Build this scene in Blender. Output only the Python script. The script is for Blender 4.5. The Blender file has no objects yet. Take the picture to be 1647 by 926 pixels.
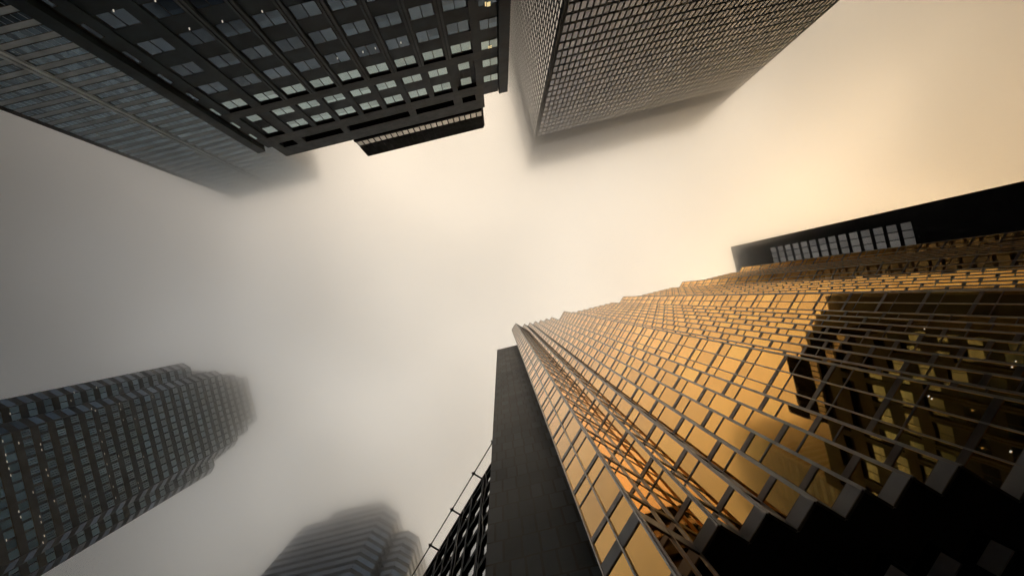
import bpy, math, random
from mathutils import Vector
random.seed(7)
R = math.radians
sc = bpy.context.scene
col = sc.collection
F = 700.0                       # focal length, photo pixels
GZ = -1.6                       # street level; the camera lens is the origin
# world axes follow the street grid: X runs along the long facades, Y across, Z up

# ------------------------------------------------------------------ materials
def new_mat(name):
    m = bpy.data.materials.new(name); m.use_nodes = True
    nt = m.node_tree
    return m, nt, nt.nodes['Principled BSDF']

def tone_node(nt, lo, hi):
    a = nt.nodes.new('ShaderNodeAttribute'); a.attribute_name = 'tone'
    mr = nt.nodes.new('ShaderNodeMapRange')
    mr.inputs['To Min'].default_value = lo; mr.inputs['To Max'].default_value = hi
    nt.links.new(a.outputs['Fac'], mr.inputs['Value'])
    return mr.outputs['Result']

def scale_col(nt, c, fac):
    mx = nt.nodes.new('ShaderNodeVectorMath'); mx.operation = 'SCALE'
    mx.inputs[0].default_value = c
    nt.links.new(fac, mx.inputs['Scale'])
    return mx.outputs['Vector']

def noise_fac(nt, scale, lo, hi, detail=4):
    tc = nt.nodes.new('ShaderNodeTexCoord')
    n = nt.nodes.new('ShaderNodeTexNoise'); n.inputs['Scale'].default_value = scale
    n.inputs['Detail'].default_value = detail
    nt.links.new(tc.outputs['Object'], n.inputs['Vector'])
    mr = nt.nodes.new('ShaderNodeMapRange')
    mr.inputs['From Min'].default_value = .3; mr.inputs['From Max'].default_value = .7
    mr.inputs['To Min'].default_value = lo; mr.inputs['To Max'].default_value = hi
    nt.links.new(n.outputs['Fac'], mr.inputs['Value'])
    return n, mr.outputs['Result']

def stone(name, c, rough=.5, spec=.4, scale=.6, var=(.75, 1.25), streak=True):
    m, nt, b = new_mat(name)
    n, f = noise_fac(nt, scale, *var)
    t = tone_node(nt, .85, 1.15)
    mu = nt.nodes.new('ShaderNodeMath'); mu.operation = 'MULTIPLY'
    nt.links.new(f, mu.inputs[0]); nt.links.new(t, mu.inputs[1])
    nt.links.new(scale_col(nt, c, mu.outputs[0]), b.inputs['Base Color'])
    n2, r = noise_fac(nt, scale * 2.3, rough - .08, rough + .1)
    nt.links.new(r, b.inputs['Roughness'])
    b.inputs['Specular IOR Level'].default_value = spec
    return m

def coated_glass(name, c, rough=.04, lo=.8, hi=1.15, wav=0.0, wscale=.35):
    """Mirror-coated glazing: reflects with the tint, whiter at grazing angles."""
    m, nt, b = new_mat(name)
    b.inputs['Metallic'].default_value = 1.0
    b.inputs['Roughness'].default_value = rough
    nt.links.new(scale_col(nt, c, tone_node(nt, lo, hi)), b.inputs['Base Color'])
    if wav:
        n, f = noise_fac(nt, wscale, 0, 1, 1.5)
        bp = nt.nodes.new('ShaderNodeBump'); bp.inputs['Strength'].default_value = wav
        bp.inputs['Distance'].default_value = .05
        nt.links.new(n.outputs['Fac'], bp.inputs['Height'])
        nt.links.new(bp.outputs['Normal'], b.inputs['Normal'])
    return m

def metal(name, c, rough=.4, metallic=.6, spec=.5):
    m, nt, b = new_mat(name)
    b.inputs['Specular IOR Level'].default_value = spec
    n, f = noise_fac(nt, 1.5, .8, 1.2)
    nt.links.new(scale_col(nt, c, f), b.inputs['Base Color'])
    b.inputs['Metallic'].default_value = metallic; b.inputs['Roughness'].default_value = rough
    return m

def emitter(name, c, s):
    m, nt, b = new_mat(name)
    b.inputs['Base Color'].default_value = (.1, .1, .1, 1)
    b.inputs['Emission Color'].default_value = (*c, 1)
    b.inputs['Emission Strength'].default_value = s
    return m

M = {}
M['granite_dark']  = stone('dark_granite', (.021, .036, .055), .45, .12, .35)
M['granite_band']  = stone('dark_granite_band', (.029, .040, .052), .45, .12, .5)
M['granite_black'] = stone('black_granite', (.009, .009, .010), .7, .04, .5)
M['slot_black']    = stone('unlit_recess', (.006, .006, .007), .8, .1, .5)  # near-black colour paints in the shade of slots, gaps and bay heads
M['pilaster']      = stone('grey_granite_pilaster', (.048, .066, .088), .45, .15, .4)
M['slate']         = None
M['steel_black']   = metal('black_painted_steel', (.009, .011, .014), .5, 0.0, .08)
M['marble']        = stone('grey_marble', (.28, .37, .50), .5, .3, .25)
M['marble_rib']    = stone('pale_marble_rib', (.34, .44, .58), .5, .3, .25)
M['line_dark']     = stone('dark_joint', (.02, .021, .024), .6, .2, .5)
M['brown_granite'] = stone('brown_granite', (.046, .062, .090), .5, .1, .3)
M['concrete']      = stone('paving', (.22, .21, .20), .85, .2, .3)
M['asphalt']       = stone('asphalt', (.05, .05, .05), .9, .2, .8)
M['panel_grey']    = stone('grey_spandrel_panel', (.30, .30, .305), .4, .4, .6)
M['bronze']        = metal('bronze_bar', (.13, .105, .09), .3, .85)
M['mullion']       = metal('grey_mullion', (.34, .31, .28), .3, .9)
M['soffit']        = stone('black_soffit', (.014, .015, .017), .5, .15, .5)
M['gold']          = coated_glass('gold_coated_glass', (1.0, .52, .10), .02, .80, 1.08, .04, .5)
M['gold'].node_tree.nodes['Principled BSDF'].inputs['Coat Weight'].default_value = .6
M['gold'].node_tree.nodes['Principled BSDF'].inputs['Coat Roughness'].default_value = .03
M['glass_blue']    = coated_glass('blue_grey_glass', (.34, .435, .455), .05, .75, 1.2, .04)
M['glass_lower_dimmed']   = coated_glass('grey_lower_glass_dimmed', (.095, .128, .165), .05, .6, 1.3, .04)  # greyer lower-row glass, also darkened to imitate its dimmer reflections
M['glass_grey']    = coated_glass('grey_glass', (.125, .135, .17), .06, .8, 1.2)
M['glass_dim']     = coated_glass('dim_glass', (.15, .21, .26), .08, .6, 1.3)
M['glass_teal']    = coated_glass('teal_glass', (.034, .066, .122), .10, .65, 1.25)
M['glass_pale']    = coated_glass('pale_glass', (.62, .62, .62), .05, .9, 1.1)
M['glass_slab']    = coated_glass('slab_grey_glass', (.30, .285, .27), .08, .8, 1.2)
M['glass_tan']     = coated_glass('warm_grey_glass', (.36, .33, .29), .06, .8, 1.2)
M['lamp_white']    = emitter('lit_lamp_white', (1, .92, .78), .5)
M['lamp_warm']     = emitter('lit_lamp_warm', (1, .78, .36), .85)

def slate_mat():
    m, nt, b = new_mat('slate_cladding')
    tc = nt.nodes.new('ShaderNodeTexCoord')
    sep = nt.nodes.new('ShaderNodeSeparateXYZ'); cmb = nt.nodes.new('ShaderNodeCombineXYZ')
    nt.links.new(tc.outputs['Object'], sep.inputs[0])
    nt.links.new(sep.outputs['X'], cmb.inputs['X']); nt.links.new(sep.outputs['Z'], cmb.inputs['Y'])
    br = nt.nodes.new('ShaderNodeTexBrick')
    br.inputs['Scale'].default_value = 1.0
    br.inputs['Brick Width'].default_value = .85; br.inputs['Row Height'].default_value = 1.7
    br.inputs['Mortar Size'].default_value = .06; br.offset = .35; br.squash = .8
    br.inputs['Color1'].default_value = (.012, .022, .034, 1)
    br.inputs['Color2'].default_value = (.042, .064, .092, 1)
    br.inputs['Mortar'].default_value = (.003, .003, .004, 1)
    nt.links.new(cmb.outputs[0], br.inputs['Vector'])
    n, f = noise_fac(nt, .15, .82, 1.18)
    vm = nt.nodes.new('ShaderNodeVectorMath'); vm.operation = 'SCALE'
    nt.links.new(br.outputs['Color'], vm.inputs[0]); nt.links.new(f, vm.inputs['Scale'])
    nt.links.new(vm.outputs['Vector'], b.inputs['Base Color'])
    n2, r = noise_fac(nt, .3, .50, .58)
    nt.links.new(r, b.inputs['Roughness'])
    b.inputs['Specular IOR Level'].default_value = .35
    return m
M['slate'] = slate_mat()

# ------------------------------------------------------------------ mesh helpers
class MB:
    def __init__(self): self.v = []; self.f = []; self.t = []
    def face(self, pts, tone=None):
        i = len(self.v); self.v += [tuple(p) for p in pts]
        self.f.append(tuple(range(i, i + len(pts))))
        self.t.append(random.random() if tone is None else tone)
    def hexa(self, lo, hi, tone=None):
        """lo, hi: four matching points each (a prism between two quads)"""
        tone = random.random() if tone is None else tone
        i = len(self.v); self.v += [tuple(p) for p in lo] + [tuple(p) for p in hi]
        for q in ((3,2,1,0),(4,5,6,7),(0,1,5,4),(1,2,6,5),(2,3,7,6),(3,0,4,7)):
            self.f.append(tuple(i + k for k in q)); self.t.append(tone)
    def box(self, x0, x1, y0, y1, z0, z1, tone=None):
        self.hexa([(x0,y0,z0),(x1,y0,z0),(x1,y1,z0),(x0,y1,z0)],
                  [(x0,y0,z1),(x1,y0,z1),(x1,y1,z1),(x0,y1,z1)], tone)
    def prism(self, poly, z0, z1, tone=None, cap=True):
        n = len(poly); tone = random.random() if tone is None else tone
        i = len(self.v)
        self.v += [(x, y, z0) for x, y in poly] + [(x, y, z1) for x, y in poly]
        for k in range(n):
            j = (k + 1) % n
            self.f.append((i+k, i+j, i+n+j, i+n+k)); self.t.append(tone)
        if cap:
            self.f.append(tuple(i+n+k for k in range(n))); self.t.append(tone)
            self.f.append(tuple(i+k for k in reversed(range(n)))); self.t.append(tone)
    def tube(self, p, q, r, n=8, tone=.5):
        p = Vector(p); q = Vector(q); d = (q - p).normalized()
        u = d.orthogonal().normalized(); w = d.cross(u)
        i = len(self.v)
        for c in (p, q):
            for k in range(n):
                a = 2*math.pi*k/n
                self.v.append(tuple(c + (u*math.cos(a) + w*math.sin(a))*r))
        for k in range(n):
            j = (k+1) % n
            self.f.append((i+k, i+j, i+n+j, i+n+k)); self.t.append(tone)
        self.f.append(tuple(i+k for k in reversed(range(n)))); self.t.append(tone)
        self.f.append(tuple(i+n+k for k in range(n))); self.t.append(tone)
    def build(self, name, m, parent=None):
        me = bpy.data.meshes.new(name)
        me.from_pydata(self.v, [], self.f)
        at = me.attributes.new('tone', 'FLOAT', 'FACE')
        at.data.foreach_set('value', self.t)
        me.materials.append(m); me.update()
        o = bpy.data.objects.new(name, me); col.objects.link(o)
        if parent is not None:
            o.parent = parent
            pl = parent_world(parent)
            o.location = (-pl[0], -pl[1], -pl[2]) if parent.type == 'EMPTY' else (0, 0, 0)
        return o

def parent_world(o):
    p = Vector(o.location)
    return p

def thing(name, label, cat, loc, group=None):
    o = bpy.data.objects.new(name, None); col.objects.link(o)
    o.location = loc; o['label'] = label; o['category'] = cat
    o.empty_display_size = 2
    if group: o['group'] = group
    return o

class Face:
    """A vertical facade plane: s runs along it, off is outward."""
    def __init__(self, p, d, n):
        self.p = Vector((*p, 0)); self.d = Vector((*d, 0)).normalized(); self.n = Vector((*n, 0)).normalized()
    def pt(self, s, z, off=0.0):
        q = self.p + self.d*s + self.n*off
        return (q.x, q.y, z)
    def quad(self, mb, s0, s1, z0, z1, off, tone=None, tilt=0.0):
        j = [random.uniform(-tilt, tilt) for _ in range(2)]
        w, h = (s1-s0)/2, (z1-z0)/2
        o = lambda a, b: off + j[0]*a*w + j[1]*b*h
        mb.face([self.pt(s0,z0,o(-1,-1)), self.pt(s1,z0,o(1,-1)), self.pt(s1,z1,o(1,1)), self.pt(s0,z1,o(-1,1))], tone)
    def box(self, mb, s0, s1, z0, z1, o0, o1, tone=None):
        mb.hexa([self.pt(s0,z0,o1), self.pt(s1,z0,o1), self.pt(s1,z0,o0), self.pt(s0,z0,o0)],
                [self.pt(s0,z1,o1), self.pt(s1,z1,o1), self.pt(s1,z1,o0), self.pt(s0,z1,o0)], tone)

def facet_faces(poly):
    """faces of an anticlockwise plan polygon, outward normals"""
    out = []
    for k in range(len(poly)):
        p = poly[k]; q = poly[(k+1) % len(poly)]
        d = (q[0]-p[0], q[1]-p[1]); L = math.hypot(*d)
        out.append((Face(p, d, (d[1], -d[0])), L))
    return out

# ------------------------------------------------------------------ ground
g = MB(); g.face([(-2500,-2500,GZ),(2500,-2500,GZ),(2500,2500,GZ),(-2500,2500,GZ)])
o = g.build('ground', M['asphalt']); o['kind'] = 'structure'
g = MB()
for x0, x1, y0, y1 in ((-36, 60, -36.2, -9), (-8, 130, 2, 60), (-150, -98, -20, 60), (-130, 3, 52, 130)):
    g.box(x0, x1, y0, y1, GZ + .004, GZ + .13)
o = g.build('pavement', M['concrete']); o['kind'] = 'structure'

# ------------------------------------------------------------------ B: dark granite office block
def granite_block():
    D = 36.0; k = D / 27.9
    root = thing('office_block', 'dark granite office block with paired blue-grey windows and a black louvred penthouse', 'office building', (-13, -D - 12, GZ))
    fc = Face((0, -D), (1, 0), (0, 1))
    X = lambda r: r * D
    zroof, zend, zpar = 64.2*k, 60.3*k, 64.2*k
    rows = [55.96*k - 3.7*k*i for i in range(14)]      # window centre heights
    hw, hh = .0399*D, .85*k
    cols = [-.842] + [-.0253 - .1145*i for i in range(6, -1, -1)] + [.0895]
    rec = .42                                           # depth of bay recesses
    wall = MB(); band = MB(); soff = MB(); pier = MB()
    xl, xr = X(-.915), X(.1655)
    # core behind everything
    wall.box(X(-.985), X(.278), -D - 26, -D - rec - .02, GZ, zend - .4, .5)
    wall.box(xl, xr, -D - 26, -D - 1.0, zend - .4, zpar - .3, .5)
    hdr0, hdr1 = rows[2] + hh + .25*k, rows[1] - hh - .20*k       # header band between lower and upper bays
    top2 = rows[0] + hh + .62*k
    bx = .0455*D                                        # half width of a bay recess
    # piers between bays (full height), made of blocks so joints show
    edges = [X(-.915)]
    for c in cols: edges += [X(c) - bx, X(c) + bx]
    edges += [X(.1655)]
    for i in range(0, len(edges), 2):
        a, b = edges[i], edges[i+1]
        if b - a < .05: continue
        fc.box(wall, a, b, GZ, top2, -rec, 0, .5)
        if b - a > .5 and 2 < i < len(edges) - 2:       # grooved pilaster on the lower storeys
            m_ = (a+b)/2; q = (b-a)*.30
            fc.box(pier, a + .06, m_ - .10, GZ, hdr0 - .02, 0, .16, .35)
            fc.box(pier, m_ + .10, b - .06, GZ, hdr0 - .02, 0, .16, .75)
    fc.box(band, edges[0], edges[-1], hdr0, hdr1, -rec, .02, .5)   # header
    # top wall with slots
    slots = [(-.872, -.80), (-.758, -.561), (-.529, -.2166), (-.183, .0116), (.0556, .1243)]
    sz0, sz1 = 59.6*k, 61.25*k
    fc.box(band, edges[0], edges[-1], top2, sz0, -1.0, .02, .4)
    fc.box(band, edges[0], edges[-1], sz1, zpar, -1.0, .02, .45)
    s = edges[0]
    for a, b in slots + [(None, None)]:
        e = X(a) if a is not None else edges[-1]
        fc.box(band, s, e, sz0 - .001, sz1 + .001, -1.0, .018, .42)
        if a is not None:
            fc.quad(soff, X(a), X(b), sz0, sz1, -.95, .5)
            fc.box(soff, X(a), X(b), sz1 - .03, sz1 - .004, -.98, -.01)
            s = X(b)
    # end bays
    gap = (X(-.955), X(-.938))
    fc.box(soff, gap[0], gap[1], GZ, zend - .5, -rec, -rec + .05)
    fc.box(wall, X(-.9385), X(-.915), GZ, zend, -rec, -.05, .5)
    fc.box(wall, X(.1655), X(.2375), GZ, zend, -rec, -.04, .55)
    fc.box(wall, X(-.994), X(-.955), GZ, zend + .05, -24, .45, .3)       # proud corner strips
    fc.box(wall, X(.2405), X(.284), GZ, zend + .05, -24, .45, .35)
    wall.build('wall', M['granite_dark'], root)
    band.build('parapet', M['granite_band'], root)
    pier.build('pilaster', M['pilaster'], root)
    # joints in the cladding
    jt = MB()
    for z in [zend - 1.6*k*i for i in range(1, 26)]:
        fc.quad(jt, X(.1655), X(.2375), z, z + .05, -.036)
        fc.quad(jt, X(.2405), X(.284), z - .6, z - .56, .453)
    fc.quad(jt, X(.2036), X(.2052), GZ, zend, -.034)
    for i in range(1, 15):
        x = X(-.915 + 1.08*i/15); fc.quad(jt, x, x + .05, top2, sz0 - .1, .023)
    jt.build('joint', M['line_dark'], root)
    soff.build('recess', M['slot_black'], root)
    # bay heads: the black undersides
    n = 0
    def window(s0, s1, z0, z1, off, mull, glass='glass_blue'):
        w = MB()
        fc.box(w, s0, s1, z0 - .07, z0, off - .1, off + .03); fc.box(w, s0, s1, z1, z1 + .07, off - .1, off + .03)
        fc.box(w, s0 - .07, s0, z0 - .07, z1 + .07, off - .1, off + .03); fc.box(w, s1, s1 + .07, z0 - .07, z1 + .07, off - .1, off + .03)
        for m_ in mull: fc.box(w, m_ - .05, m_ + .05, z0, z1, off - .1, off + .03)
        wo = w.build('window', M['line_dark'], root)
        p = MB(); e = [s0] + list(mull) + [s1]
        bl = z1 - (z1 - z0)*random.choice((.0, .0, .18, .3, .5))        # blind drawn part of the way down
        for i in range(len(e) - 1):
            if bl < z1: fc.quad(p, e[i], e[i+1], bl, z1, off, random.uniform(.55, 1.0), .003)
            fc.quad(p, e[i], e[i+1], z0, bl, off, random.uniform(0, .8), .003)
        po = p.build('pane', M[glass], wo); po.location = (0, 0, 0)
        return wo
    low = MB(); grille = MB()
    for ci, c in enumerate(cols):
        special = ci in (0, len(cols) - 1)
        for ri, z in enumerate(rows):
            if special and ri < 2:
                hwid = hw * .60
                window(X(c) - hwid, X(c) + hwid, z - hh, z + hh, -rec + .12, [])
            else:
                window(X(c) - hw, X(c) + hw, z - hh, z + hh, -rec + .12 if ri < 3 or special else -.22, [X(c)], 'glass_blue' if ri < 3 else 'glass_lower_dimmed')
            n += 1
        # spandrels
        zz = [(rows[i+1] + hh + .07, rows[i] - hh - .07) for i in range(len(rows) - 1)]
        for i, (a, b) in enumerate(zz):
            if i == 1: a, b = hdr1, rows[1] - hh - .07
            if special and i == 0:
                for q in range(9):
                    z = a + (b-a)*(q+.2)/9
                    fc.box(grille, X(c) - hw*.62, X(c) + hw*.62, z, z + .12, -rec + .02, -rec + .22)
                for q in (-.6, -.2, .2, .6):
                    fc.box(grille, X(c) + hw*q - .05, X(c) + hw*q + .05, a, b, -rec + .02, -rec + .20)
                continue
            sp = MB(); fc.box(sp, X(c) - bx, X(c) + bx, a, b, -rec, -rec + (.15 if i < 2 else .20))
            if i < 10: sp.build('spandrel', M['granite_dark'], root)
            else:
                n0 = len(low.v); low.v += sp.v; low.f += [tuple(n0 + e for e in q) for q in sp.f]; low.t += sp.t
        # dark head under the header / parapet
        hd = MB()
    o = low.build('spandrel_field', M['granite_dark'], root); o['kind'] = 'stuff'
    grille.build('grille', M['pilaster'], root)
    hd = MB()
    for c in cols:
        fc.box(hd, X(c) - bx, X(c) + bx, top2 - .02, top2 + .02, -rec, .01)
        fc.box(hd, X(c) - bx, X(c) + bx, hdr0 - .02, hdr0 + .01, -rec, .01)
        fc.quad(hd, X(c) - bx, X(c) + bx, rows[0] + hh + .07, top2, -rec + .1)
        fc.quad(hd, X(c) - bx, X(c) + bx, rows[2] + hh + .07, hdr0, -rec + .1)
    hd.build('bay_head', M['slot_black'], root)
    for ri in range(-1, len(rows) - 2):                 # end windows
        z = rows[ri + 1] + .25*k
        if z + hh > zend - 3.2: continue
        window(X(-.936), X(-.923), z - hh, z + hh, -.03, [], 'glass_blue' if ri < 2 else 'glass_lower_dimmed')
        window(X(.171), X(.2365), z - hh*.9, z + hh*.9, -.02, [X(.2044)], 'glass_blue' if ri < 2 else 'glass_lower_dimmed')
    # penthouse
    Dp = 1.045 * D; pf = Face((0, -Dp), (1, 0), (0, 1))
    p0, p1, pz = X(-.575), X(.1650), 74.9*k
    ph = MB(); ph.prism([(p0, -Dp - 14), (p1, -Dp - 14), (p1, -Dp - .5), (p1 - .5, -Dp), (p0, -Dp)], zpar - 1.5, pz, .5)
    pho = ph.build('penthouse', M['granite_black'], root)
    fin = MB()
    for i in range(23):
        s = p0 + (p1 - p0 - .5)*i/22.0
        pf.box(fin, s, s + .16, 70.5*k, pz - .5, 0, .18)
    pf.box(fin, p0, p1 - .5, 67.1*k, 67.6*k, 0, .35)
    f_ = fin.build('fin', M['granite_black'], pho)
    f_.location = (0, 0, 0)
    for i in range(22):
        s = p0 + (p1 - p0 - .5)*(i + .16)/22.0; w_ = (p1 - p0)/22*.80
        q = MB(); pf.quad(q, s, s + w_, 68.2*k, 69.75*k, .03, None, .004)
        q.build('penthouse_window', M['glass_tan'], root)
        q = MB()
    led = MB()
    for i in range(22):
        s = p0 + (p1 - p0 - .5)*(i + .16)/22.0; w_ = (p1 - p0)/22*.80
        pf.quad(led, s, s + w_, 67.7*k, 68.0*k, .03)
    led.build('clerestory', M['glass_tan'], root)
    rw = MB(); rw.prism([(-30, -92), (12, -92), (12, -66), (-30, -66)], GZ, 141, .5)  # unseen slab, added only to darken what the gold glass reflects
    rw.build('unseen_reflection_block', M['granite_dark'], root)
    # lamps glimpsed behind the panes
    def lamp(u, v, w_, h_, mat='lamp_white', off=.04):
        du, dv = u - 804, v - 480
        a = .9707*du - .2403*dv; b = .2403*du + .9707*dv
        z = F*D/-b; s = a/-b*D
        q = MB(); fc.box(q, s - w_/2, s + w_/2, z - h_/2, z + h_/2, -.2, off)
        q.build('ceiling_light', M[mat], root)
    for u, v in ((183,19),(250,3),(305,48),(358,36),(422,20),(543,95),(584,85),(604,79),(645,70)):
        lamp(u, v, .11, .07)
    lamp(786, 7, .42, .75, 'lamp_warm'); lamp(781, 7, .16, .75, 'lamp_warm')
    lamp(788, 74.6, .55, .12, 'lamp_warm'); lamp(788, 77, .55, .12, 'lamp_warm')
granite_block()

# ------------------------------------------------------------------ C: black steel grid tower
def grid_tower():
    D = 58.0; X0, X1 = .493*D, 1.935*D; ztop = 212
    Yb = -D - 62
    root = thing('skyscraper', 'black steel grid tower of many small windows with a dark band near its fogged top', 'skyscraper', ((X0+X1)/2, -D - 31, GZ))
    core = MB(); core.prism([(X0, Yb), (X1, Yb), (X1, -D), (X0, -D)], GZ, ztop, .5)
    core.build('wall', M['steel_black'], root)
    fl = 3.66; band0, band1 = 172.5, 180.0
    front = Face((X0, -D), (1, 0), (0, 1)); side = Face((X0, -D), (0, -1), (-1, 0))
    mul = MB(); rest = MB(); srest = MB(); floors = int((ztop - GZ)/fl)
    big = []
    for fc, L, nb, ms, side_ in ((front, X1 - X0, 53, .30, False), (side, 62, 41, .26, True)):
        c0 = .9; w = (L - 2*c0)/nb
        for i in range(nb + 1):
            s = c0 + i*w
            fc.box(mul, s - ms/2, s + ms/2, GZ, ztop, 0, .16, .5)
        for f in range(floors):
            z0 = GZ + f*fl + .55; z1 = z0 + 2.62
            if z1 > band0 and z0 < band1: continue
            for i in range(nb):
                q = (fc, c0 + i*w + ms/2, c0 + (i+1)*w - ms/2, z0, z1, .02)
                if not side_ and 82 < z0 < 112 and i < 13: big.append(q)
                else: fc.quad(srest if side_ else rest, q[1], q[2], q[3], q[4], q[5], None, .004)
        for f in range(floors):
            z = GZ + f*fl
            fc.box(mul, c0, L - c0, z + .20, z + .30, 0, .07, .5)
    mul.build('mullion', M['steel_black'], root)
    for q in big[100:]: q[0].quad(rest, *q[1:], None, .004)
    big = big[:100]
    for q in big:
        m = MB(); q[0].quad(m, *q[1:], None, .004)
        m.build('window', M['glass_grey'], root)
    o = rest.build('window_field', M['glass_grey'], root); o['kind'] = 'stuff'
    o = srest.build('side_window_field', M['glass_pale'], root); o['kind'] = 'stuff'  # side glass paler than the front's, imitating bright grazing reflections
    for f, i0, n in ((24, 1, 1), (25, 3, 4), (25, 0, 1), (24, 4, 3), (23, 1, 3), (26, 0, 1)):
        for i in range(n):
            w = (X1 - X0 - 1.8)/53; s = .9 + (i0 + i)*w
            z = GZ + f*fl + .55 + 2.45
            l2 = MB(); front.quad(l2, s + .55, s + .95, z, z + .09, .04); l2.build('ceiling_light', M['lamp_white'], root)
grid_tower()

# ------------------------------------------------------------------ A: banded marble tower
def banded_tower():
    D = 75.7; X0, X1 = -1.45*D, -.907*D; ztop = 206; fl = 4.0
    root = thing('skyscraper', 'pale grey tower with continuous window bands and a double vertical rib, fading into fog', 'skyscraper', ((X0+X1)/2, -D - 21, GZ))
    core = MB(); core.prism([(X0, -D - 42), (X1, -D - 42), (X1, -D), (X0, -D)], GZ, ztop, .5)
    core.build('wall', M['marble'], root)
    front = Face((X0, -D), (1, 0), (0, 1)); side = Face((X1, -D), (0, -1), (1, 0)); L = X1 - X0
    mid = -1.187*D - X0
    line = MB(); rib = MB()
    for s in (mid - .95, mid + .25): front.box(rib, s, s + .70, GZ, ztop, 0, .55, .6)
    front.box(rib, L - .8, L, GZ, ztop, 0, .30, .5)
    for s0 in (.2,): front.box(line, s0, s0 + 1.5, GZ, ztop, 0, .12, .6)
    n = 0
    for f in range(int((ztop - GZ)/fl)):
        z = GZ + f*fl
        for s0, s1 in ((1.75, mid - 1.0), (mid + 1.0, L - .85)):
            front.box(line, s0, s1, z + 1.15, z + 1.37, 0, .05); front.box(line, s0, s1, z + 3.35, z + 3.52, 0, .05)
            w = MB(); np_ = 13
            for i in range(np_):
                a = s0 + (s1-s0)*i/np_; b = s0 + (s1-s0)*(i+1)/np_
                front.quad(w, a + .07, b - .07, z + 1.37, z + 3.35, .03, None, .003)
            if z < 22 or n >= 100:
                pass
            n += 1
            if 70 < z < 205:
                w.build('window_band', M['glass_dim'], root)
            else:
                globals().setdefault('_lowA', MB())
                lo = globals()['_lowA']; i0 = len(lo.v)
                lo.v += w.v; lo.f += [tuple(i0 + k for k in q) for q in w.f]; lo.t += w.t
        side.box(line, 1, 41, z + 1.15, z + 3.5, 0, .04)
    o = globals()['_lowA'].build('window_field', M['glass_dim'], root); o['kind'] = 'stuff'
    line.build('joint', M['line_dark'], root)
    rib.build('rib', M['marble_rib'], root)
banded_tower()

# ------------------------------------------------------------------ D, E: notched brown granite towers
def mirror_plan(pts, axis_mid):
    return pts

def notched_tower(name, label, tiers, faces_spec, fl, bay, loc, win_filter, edge_=None):
    root = thing('skyscraper', label, 'skyscraper', loc)
    wall = MB(); rest = MB(); line = MB(); nwin = 0; cand = []
    for poly, z0, z1 in tiers:
        wall.prism(poly, z0, z1, .5)
        for fc, L in facet_faces(poly):
            if L < 1.0: continue
            nb = max(1, round(L/bay)); w = L/nb
            nf = int((z1 - z0 + .01)/fl)
            for f in range(nf):
                z = z0 + f*fl
                fc.box(line, .05, L - .05, z + 2.95*fl/3.9, z + 3.1*fl/3.9, 0, .06)
                for i in range(nb):
                    edge = edge_ if edge_ is not None else (.08 if L < bay*2.2 else .12)
                    q = (fc, i*w + w*edge, (i+1)*w - w*edge, z + .95*fl/3.9, z + 2.9*fl/3.9, .03)
                    if win_filter(fc, q): cand.append(q)
                    else: fc.quad(rest, *q[1:], None, .006)
    cand.sort(key=lambda q: q[3])
    for q in cand[:100]:
        fc, s0, s1, z0, z1, off = q
        m = MB(); n = 3
        for i in range(n):
            a = s0 + (s1-s0)*i/n; fc.quad(m, a + .06, a + (s1-s0)/n - .06, z0, z1, off, None, .01)
        m.build('window', M['glass_teal'], root)
    for q in cand[100:]: q[0].quad(rest, *q[1:], None, .006)
    wall.build('wall', M['brown_granite'], root)
    line.build('ledge', M['line_dark'], root)
    o = rest.build('window_field', M['glass_teal'], root); o['kind'] = 'stuff'
    return root

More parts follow.
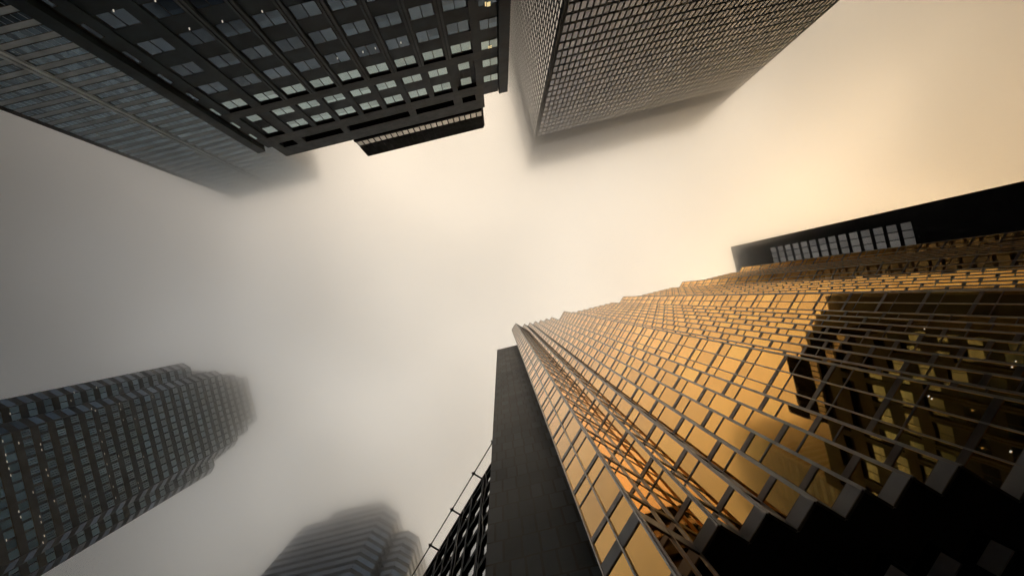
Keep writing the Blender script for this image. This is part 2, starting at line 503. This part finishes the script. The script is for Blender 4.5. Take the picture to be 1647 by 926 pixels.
def tower_D():
    d = 116.0
    def plan(in_, cut):
        # anticlockwise; main face at X=-d looks towards +X
        m0, m1 = .024 + in_, .256 - in_; c = .020
        east = [(-1, m0), (-1, m1), (-1-c, m1+c)]
        if cut == 0:
            east = [(-1.072,-.046),(-1.05,-.026),(-1.05,.004),(-1.02,.004)] + east + [(-1.05, m1+c), (-1.05,.310),(-1.068,.330)]
        elif cut == 1:
            east = [(-1.085,-.012),(-1.05,-.012 + .012),(-1.05,.004),(-1.02,.004)] + east + [(-1.05, m1+c), (-1.05,.288),(-1.085,.305)]
        elif cut == 2:
            east = [(-1.06, m0 - .010), (-1.02, m0 - .010)] + east[0:2] + [(-1.02, m1 + .01), (-1.06, m1+.01)]
        back = [(-1.38, east[-1][1]), (-1.38, east[0][1])]
        return [(x*d, y*d) for x, y in east + back]
    tiers = [(plan(0, 0), GZ, 167.4), (plan(0, 1), 167.4, 175.3), (plan(.012, 2), 175.3, 183.2), (plan(.034, 2), 183.2, 191.1)]
    root = notched_tower('D', 'notched brown granite tower with teal windows dotted by lit ceiling lamps and stepped crown', tiers, None, 3.93, 2.3, (-1.19*d, .14*d, GZ),
        lambda fc, q: fc.n.x > .9 and 100 < q[3] < 150 and abs(fc.p.x + d) < .1)
    fc = Face((-d, 0), (0, 1), (1, 0))
    dots = ((16,665,1),(114,644,1),(119,631,1),(155,623,1),(193,624,1),(4,709,0),(30,712,0),(65,714,0),(67,723,0),(9,731,0),(11,742,0),(192,649,0),(194,658,0),(147,657,0),(153,660,0),
            (198,675,0),(217,673,0),(161,692,0),(164,710,0),(168,729,0),(172,746,0),(191,733,0),(231,734,0),(74,755,0),(77,764,0),(14,753,0),(17,764,0),(53,791,0),(87,805,0),(33,831,0),(30,822,0),
            (66,839,0),(64,830,0),(10,868,0),(71,861,0),(69,872,0),(137,798,0),(186,800,0),(176,765,0),(222,776,0),(224,784,0),(245,638,0),(182,782,0))
    for u, v, deep in dots:
        du, dv = u - 804, v - 480
        a = .9707*du - .2403*dv; b = .2403*du + .9707*dv
        xx = 1.05*d if deep else d
        z = F*xx/-a; y = b*z/F
        q = MB(); off = (-(xx - d)) + .06
        fc.box(q, y - .26, y + .26, z - .06, z + .06, off - .05, off + .03)
        q.build('ceiling_light', M['lamp_white'], root)
tower_D()

def tower_E():
    s = 76.0/80
    def plan(k):
        if k == 0:
            p = [(-128,92),(-124,88),(-118,88),(-118,85),(-113,80),(-74,80),(-69,85),(-69,88),(-63,88),(-59,92),(-59,126),(-128,126)]
        elif k == 1:
            p = [(-119,90),(-113,80),(-74,80),(-69,85),(-69,92),(-69,120),(-119,120)]
        else:
            p = [(-106,84),(-102,80.5),(-79,80.5),(-75,84),(-75,112),(-106,112)]
        return [(x*s, y*s) for x, y in p]
    tiers = [(plan(0), GZ, 180.0), (plan(1), 180.0, 191.0), (plan(2), 191.0, 199.0)]
    notched_tower('E', 'hazy brown granite tower with zigzag banded corners, its crown half lost in the fog', tiers, None, 4.75, 2.8, (-94*s, 103*s, GZ),
        lambda fc, q: fc.n.y < -.9 and 138 < q[3] < 174, .02)
tower_E()

# ------------------------------------------------------------------ F: gold glass sawtooth building
K = .017                                                # plan units -> metres (12 m per 700)
def sawtooth_line():
    B = 39.9                                            # one bay
    P = [(136 - 2*B, 399 + 2*B), (136, 399)]
    def go(n, inward):
        x, y = P[-1]; P.append((x + n*B, y + (n*B if inward else -n*B)))
    for g_ in range(4):
        go(2, True); go(1, False)
        for i in range(5 if g_ == 0 else 7): go(1, True); go(1, False)
        go(2, True); go(3, False)
    return [(a*K, b*K) for a, b in P]

def gold_building():
    P = sawtooth_line(); ztop = 106.5; z0 = 11.9
    root = thing('office_building', 'gold mirrored glass building with a sawtooth facade of folded bays over a black soffit', 'office building', (28, 22, GZ))
    tick = 13.66; fl = 3.38
    for k in range(len(P) - 1):
        p, q = P[k], P[k+1]
        d = (q[0]-p[0], q[1]-p[1]); L = math.hypot(*d)
        fc = Face(p, d, (d[1], -d[0]))                  # outward = towards the street (-Y)
        nb = max(1, round(L/.97)); w = L/nb
        zb = 3.0 if k < 2 else z0
        glass = MB(); fr = MB()
        levels = []                                     # (z, half thickness)
        n = int((ztop - tick)/fl) + 1
        zs = [tick + fl*i for i in range(n)]
        thick = [(zb - .001, z0 + .55)] if k >= 2 else [(3.0, 3.3), (7.1, 7.4), (z0 + .0, z0 + .55)]
        thick += [(z - .12, z + .15) for z in zs] + [(ztop - .25, ztop)]
        thin = [(z + .665*fl - .04, z + .665*fl + .04) for z in zs if z + .8*fl < ztop] + ([(9.6, 9.68)] if k < 2 else [])
        bars = sorted(thick + thin)
        for i in range(nb):
            s0, s1 = i*w, (i+1)*w
            for j in range(len(bars) - 1):
                a, b = bars[j][1], bars[j+1][0]
                if b - a < .05: continue
                fc.quad(glass, s0 + .02, s1 - .02, a, b, 0, None, .0025)
        go = glass.build('glass_facet', M['gold'], root)
        for a, b in thick: fc.box(fr, 0.03, L - .03, a, b, -.05, .03, .5)
        for a, b in thin: fc.box(fr, 0.03, L - .03, a, b, -.05, .025, .5)
        bo = fr.build('spandrel_bar', M['bronze'], go); bo.location = (0, 0, 0)
        mu = MB()
        for i in range(nb + 1):
            s = min(max(i*w, .03), L - .03)
            fc.box(mu, s - .028, s + .028, zb, ztop, -.04, .055, .5)
        mo = mu.build('mullion', M['mullion'], go); mo.location = (0, 0, 0)
        if zb == z0 or k < 2:                           # grey spandrel panel along the foot of the facet
            pn = MB(); fc.quad(pn, .06, L - .06, z0 + .03, z0 + .52, .036, None, .001)
            po = pn.build('foot_panel', M['panel_grey'], go); po.location = (0, 0, 0)
    core = MB()
    back = [(P[-1][0] + .3, 46), (2.6, 46), (2.6, 10.3)]
    inner = [(x, y + .06) for x, y in P]
    core.prism(inner + back, z0 + .05, ztop - .1, .5)
    core.build('core', M['granite_black'], root)
    sf = MB()
    sf.face([(x, y, z0) for x, y in inner[2:]] + [(back[0][0], back[0][1], z0), (inner[2][0], back[1][1], z0)])
    sf.build('soffit', M['soffit'], root)
    # recessed lobby glazing under the soffit
    lob = MB(); head = MB()
    off = 1.75
    for k in range(2, len(P) - 1):
        p, q = (P[k][0], P[k][1] + off), (P[k+1][0], P[k+1][1] + off)
        d = (q[0]-p[0], q[1]-p[1]); L = math.hypot(*d)
        fc = Face(p, d, (d[1], -d[0]))
        fc.quad(lob, 0, L, GZ, z0 - .01, 0)
        if d[1] < 0:
            head = MB(); fc.box(head, .1, L - .1, z0 - .95, z0 - .45, 0, .05); head.build('lobby_head', M['panel_grey'], root)
    lob.build('lobby_wall', M['granite_black'], root)
    for u, v in ((1494,637),(1499,641),(1634,581),(1628,590),(1487,529),(1626,726)):
        du, dv = u - 804, v - 480
        a = .9707*du - .2403*dv; b = .2403*du + .9707*dv
        # nearest sawtooth facet along this sight line
        best = None
        for k in range(len(P) - 1):
            p, q = P[k], P[k+1]; ex, ey = q[0]-p[0], q[1]-p[1]
            det = a*(-ey) + ex*b
            if abs(det) < 1e-9: continue
            t = (p[0]*(-ey) + ex*p[1])/det; s = (a*p[1] - b*p[0])/det
            if t > 0 and 0 <= s <= 1 and (best is None or t < best[0]): best = (t, k)
        if best is None: continue
        t, k = best; zz = F*t; x, y = a*t, b*t
        p, q = P[k], P[k+1]; fc = Face((x, y), (q[0]-p[0], q[1]-p[1]), (q[1]-p[1], p[0]-q[0]))
        m = MB(); fc.box(m, -.03, .03, zz - .02, zz + .02, -.02, .02)
        m.build('ceiling_light', M['lamp_white'], root)
gold_building()

# ------------------------------------------------------------------ G: slate-clad slab
def slate_slab():
    Y = 11.0; x0 = -.305*Y; ztop = F*Y/79.6
    root = thing('stair_tower', 'blank dark slate-clad slab rising beside the gold sawtooth facade', 'tower', (-1, Y + 4, GZ))
    m = MB(); m.prism([(x0, Y), (2.5, Y), (2.5, Y + 9), (x0, Y + 9)], GZ, ztop, .5)
    m.build('wall', M['slate'], root)
    c = MB()
    c.box(x0 - .05, 2.5, Y - .05, Y + 9.05, ztop + .002, ztop + .35)
    c.build('coping', M['granite_black'], root)
slate_slab()

# ------------------------------------------------------------------ H: tall black slab with window rows
def black_slab():
    Xf = 92.0; Y0 = 2.05; ztop = 169.5; Xb = 150.0
    root = thing('skyscraper', 'black slab tower with a block of grey windows high on its end wall', 'skyscraper', (112, 24, GZ))
    m = MB(); m.prism([(Xf, Y0), (Xb, 4.5), (Xb, 46), (Xf, 46)], GZ, ztop, .5)
    m.build('wall', M['granite_black'], root)
    fc = Face((Xf, 0), (0, 1), (-1, 0))
    fl = 3.63
    z = F*Xf/664 - 1.1
    r = 0
    bars = MB()
    while z + 2.8 < ztop - 2.0:
        for i in range(7):
            s = 5.35 + 1.80*i
            q = MB(); fc.quad(q, s, s + 1.62, z, z + 2.55, .04, None, .004)
            if r < 14: q.build('window', M['glass_slab'], root)
        z += fl; r += 1
    for i in range(8):
        fc.box(bars, 5.35 + 1.80*i - .16, 5.35 + 1.80*i - .02, F*Xf/664 - 2, z, 0, .12)
    bars.build('mullion', M['granite_black'], root)
black_slab()

# ------------------------------------------------------------------ I: lattice-fronted wing with rail
def lattice_wing():
    zt = 45.0; c = 184.0*zt/F
    root = thing('office_wing', 'low black-framed wing with a lattice of pale panes and a rail along its roof edge', 'office building', (-16, 36, GZ))
    s2 = math.sqrt(.5)
    # facade along (-1, 1); it starts behind the slate slab
    p = (-1.0, c + 1.0)
    L = 52.0
    fc = Face(p, (-1, 1), (-1, -1))
    body = MB()
    q = (p[0] - L*s2, p[1] + L*s2)
    body.prism([q, p, (p[0] + 14, p[1] + 14), (q[0] + 14, q[1] + 14)], GZ, zt, .5)
    body.build('wall', M['granite_black'], root)
    pw, ph = 2.3, 3.0; nb = int(L/pw); npan = 0
    fr = MB(); rest = MB()
    for j in range(14):
        z1 = zt - .9 - j*ph; z0 = z1 - ph*.68
        if z0 < 2: break
        for i in range(nb):
            s = i*pw + .35
            if j < 8 and 3 <= i < 14:
                m = MB(); fc.quad(m, s, s + pw*.66, z0, z1, .03, None, .006); m.build('window', M['glass_pale'], root); npan += 1
            else:
                fc.quad(rest, s, s + pw*.66, z0, z1, .03, None, .006)
        fc.box(fr, 0, L, z1 + .12, z1 + .72, 0, .22)
    for i in range(nb + 1):
        s = i*pw; fc.box(fr, s - .18, s + .18, 0, zt, 0, .30)
    o = rest.build('window_field', M['glass_pale'], root); o['kind'] = 'stuff'
    fr.build('lattice', M['steel_black'], root)
    cb = MB()                                            # hanging cables in front of the lattice
    for i in range(0, nb, 2):
        s = i*pw + 1.5
        pts = [fc.pt(s + .22*math.sin(t*1.1 + i), zt - t*1.5, .42) for t in range(0, 18)]
        for a, b in zip(pts, pts[1:]): cb.tube(a, b, .035, 5)
    cb.build('cable', M['panel_grey'], root)
    cop = MB(); fc.box(cop, 0, L, zt, zt + .4, -.6, .34); cop.build('coping', M['steel_black'], root)
    rail = MB(); off = 1.35
    rail.tube(fc.pt(0, zt, off), fc.pt(L, zt, off), .06, 10); rail.build('rail', M['steel_black'], root)
    # brackets where the photo shows them
    for u, v in ((789,708),(760,760),(725,818),(692,876)):
        du, dv = u - 804, v - 480
        a = .9707*du - .2403*dv; b = .2403*du + .9707*dv
        x, y = a*zt/F, b*zt/F
        s = ((x - p[0])*-s2 + (y - p[1])*s2)
        br = MB(); br.tube(fc.pt(s, zt, -.2), fc.pt(s, zt, off + .22), .09, 8)
        br.tube(fc.pt(s - .2, zt, off), fc.pt(s + .2, zt, off), .11, 8)
        br.build('bracket', M['steel_black'], root)
lattice_wing()

# ------------------------------------------------------------------ haze
def haze():
    m = bpy.data.materials.new('fog'); m.use_nodes = True
    nt = m.node_tree; nt.nodes.clear()
    out = nt.nodes.new('ShaderNodeOutputMaterial')
    v = nt.nodes.new('ShaderNodeVolumePrincipled')
    v.inputs['Color'].default_value = (.968, .977, .986, 1)
    v.inputs['Anisotropy'].default_value = .96
    geo = nt.nodes.new('ShaderNodeNewGeometry')
    sep = nt.nodes.new('ShaderNodeSeparateXYZ'); nt.links.new(geo.outputs['Position'], sep.inputs[0])
    # fog thickens with height: k = c (z - 100)^2 above the cloud base
    s = nt.nodes.new('ShaderNodeMath'); s.operation = 'SUBTRACT'; s.inputs[1].default_value = FOG_BASE
    nt.links.new(sep.outputs['Z'], s.inputs[0])
    mx = nt.nodes.new('ShaderNodeMath'); mx.operation = 'MAXIMUM'; mx.inputs[1].default_value = 0
    nt.links.new(s.outputs[0], mx.inputs[0])
    pw = nt.nodes.new('ShaderNodeMath'); pw.operation = 'POWER'; pw.inputs[1].default_value = 2
    nt.links.new(mx.outputs[0], pw.inputs[0])
    ml = nt.nodes.new('ShaderNodeMath'); ml.operation = 'MULTIPLY_ADD'
    ml.inputs[1].default_value = FOG_C; ml.inputs[2].default_value = .00003
    nt.links.new(pw.outputs[0], ml.inputs[0])
    tc = nt.nodes.new('ShaderNodeTexCoord')              # uneven, wispy cloud
    nz = nt.nodes.new('ShaderNodeTexNoise'); nz.inputs['Scale'].default_value = .022; nz.inputs['Detail'].default_value = 1
    nt.links.new(geo.outputs['Position'], nz.inputs['Vector'])
    nm = nt.nodes.new('ShaderNodeMapRange'); nm.inputs['From Min'].default_value = .3; nm.inputs['From Max'].default_value = .7
    nm.inputs['To Min'].default_value = .92; nm.inputs['To Max'].default_value = 1.08
    nt.links.new(nz.outputs['Fac'], nm.inputs['Value'])
    mm = nt.nodes.new('ShaderNodeMath'); mm.operation = 'MULTIPLY'
    nt.links.new(ml.outputs[0], mm.inputs[0]); nt.links.new(nm.outputs['Result'], mm.inputs[1])
    nt.links.new(mm.outputs[0], v.inputs['Density'])
    nt.links.new(v.outputs[0], out.inputs['Volume'])
    m.cycles.volume_step_rate = .22
    g = MB(); W = 420; g.box(-W, W, -W, W, GZ - 1, 230)
    o = g.build('haze', m); o['kind'] = 'stuff'
FOG_BASE, FOG_C = 94.0, 9.2e-6
haze()

# ------------------------------------------------------------------ sky and sun
SUN_EL, SUN_AZ = R(32), R(-12)                          # azimuth from +X towards +Y
w = bpy.data.worlds.new('World'); sc.world = w; w.use_nodes = True
nt = w.node_tree; bg = nt.nodes['Background']
sky = nt.nodes.new('ShaderNodeTexSky'); sky.sky_type = 'NISHITA'; sky.sun_disc = False
sky.sun_elevation = SUN_EL; sky.sun_rotation = math.pi/2 - SUN_AZ
sky.air_density = 2; sky.dust_density = 5
tc = nt.nodes.new('ShaderNodeTexCoord')
dot = nt.nodes.new('ShaderNodeVectorMath'); dot.operation = 'DOT_PRODUCT'
dot.inputs[1].default_value = (1.0, .52, 0.0)
nt.links.new(tc.outputs['Generated'], dot.inputs[0])
mr = nt.nodes.new('ShaderNodeMapRange'); mr.inputs['From Min'].default_value = -1; mr.inputs['From Max'].default_value = 1
nt.links.new(dot.outputs['Value'], mr.inputs['Value'])
rp = nt.nodes.new('ShaderNodeValToRGB'); cr = rp.color_ramp; cr.interpolation = 'LINEAR'
stops = [(.0, (.02, .055, .105)), (.14, (.11, .18, .26)), (.25, (.45, .48, .49)), (.35, (1.02, .92, .79)), (.44, (1.0, .89, .745)), (.54, (.93, .82, .69)), (.66, (1.18, 1.06, .91)), (.77, (2.0, 1.60, 1.12)), (.83, (4.6, 2.9, 1.35)), (1, (6.4, 3.5, 1.2))]
cr.elements[0].position = 0; cr.elements[0].color = (*stops[0][1], 1)
cr.elements[1].position = 1; cr.elements[1].color = (*stops[-1][1], 1)
for p_, c_ in stops[1:-1]:
    e = cr.elements.new(p_); e.color = (*c_, 1)
nt.links.new(mr.outputs['Result'], rp.inputs['Fac'])
# overcast: brightest overhead, dim towards the horizon
sep = nt.nodes.new('ShaderNodeSeparateXYZ'); nt.links.new(tc.outputs['Generated'], sep.inputs[0])
mz = nt.nodes.new('ShaderNodeMapRange'); mz.inputs['From Min'].default_value = 0; mz.inputs['From Max'].default_value = .5
mz.inputs['To Min'].default_value = .15; mz.inputs['To Max'].default_value = 1
nt.links.new(sep.outputs['Z'], mz.inputs['Value'])
sm = nt.nodes.new('ShaderNodeVectorMath'); sm.operation = 'SCALE'
nt.links.new(rp.outputs['Color'], sm.inputs[0]); nt.links.new(mz.outputs['Result'], sm.inputs['Scale'])
SKY_GAIN = 17.2
sg = nt.nodes.new('ShaderNodeVectorMath'); sg.operation = 'SCALE'; sg.inputs['Scale'].default_value = SKY_GAIN
# warm sky glow added across the street to brighten the gold glass's reflections
ld = nt.nodes.new('ShaderNodeVectorMath'); ld.operation = 'DOT_PRODUCT'
ld.inputs[1].default_value = Vector((-.08, -.55, .83)).normalized()
nt.links.new(tc.outputs['Generated'], ld.inputs[0])
lm = nt.nodes.new('ShaderNodeMapRange'); lm.interpolation_type = 'SMOOTHSTEP'
lm.inputs['From Min'].default_value = .875; lm.inputs['From Max'].default_value = 1.0
lm.inputs['To Min'].default_value = 0; lm.inputs['To Max'].default_value = 1.7
nt.links.new(ld.outputs['Value'], lm.inputs['Value'])
lc = nt.nodes.new('ShaderNodeVectorMath'); lc.operation = 'SCALE'; lc.inputs[0].default_value = (1.10, .77, .45)
nt.links.new(lm.outputs['Result'], lc.inputs['Scale'])
la = nt.nodes.new('ShaderNodeVectorMath'); la.operation = 'ADD'
nt.links.new(sm.outputs['Vector'], la.inputs[0]); nt.links.new(lc.outputs['Vector'], la.inputs[1])
nt.links.new(la.outputs['Vector'], sg.inputs[0])
ad = nt.nodes.new('ShaderNodeVectorMath'); ad.operation = 'ADD'
hz = nt.nodes.new('ShaderNodeVectorMath'); hz.operation = 'SCALE'; hz.inputs['Scale'].default_value = .05
nt.links.new(sky.outputs['Color'], hz.inputs[0])
nt.links.new(sg.outputs['Vector'], ad.inputs[0]); nt.links.new(hz.outputs['Vector'], ad.inputs[1])
nt.links.new(ad.outputs['Vector'], bg.inputs['Color'])
bg.inputs['Strength'].default_value = .08

sl = bpy.data.lights.new('sun', 'SUN'); sl.energy = .6; sl.angle = R(15); sl.color = (1, .82, .62)
so = bpy.data.objects.new('sun', sl); col.objects.link(so)
dirv = Vector((math.cos(SUN_EL)*math.cos(SUN_AZ), math.cos(SUN_EL)*math.sin(SUN_AZ), math.sin(SUN_EL)))
so.rotation_euler = dirv.to_track_quat('Z', 'Y').to_euler(); so.location = (200, 0, 320)

# ------------------------------------------------------------------ camera: straight up, shifted lens
from mathutils import Matrix
cam = bpy.data.cameras.new('camera'); co = bpy.data.objects.new('camera', cam); col.objects.link(co)
c_, s_ = .9707, .2403
co.matrix_world = Matrix(((c_, s_, 0, 0), (s_, -c_, 0, 0), (0, 0, -1, 0), (0, 0, 0, 1)))
cam.sensor_width = 36; cam.lens = 36*F/1647
cam.shift_x = (823.5 - 804)/1647; cam.shift_y = (480 - 463)/1647
cam.clip_start = .1; cam.clip_end = 6000
sc.camera = co

sc.render.engine = 'CYCLES'
cy = sc.cycles
cy.use_denoising = True
cy.volume_bounces = 8; cy.max_bounces = 12; cy.diffuse_bounces = 3; cy.glossy_bounces = 6
cy.volume_max_steps = 512
cy.sample_clamp_indirect = 4
sc.view_settings.view_transform = 'Standard'; sc.view_settings.look = 'None'
sc.view_settings.exposure = 0; sc.view_settings.gamma = 1
sc.view_settings.use_curve_mapping = False
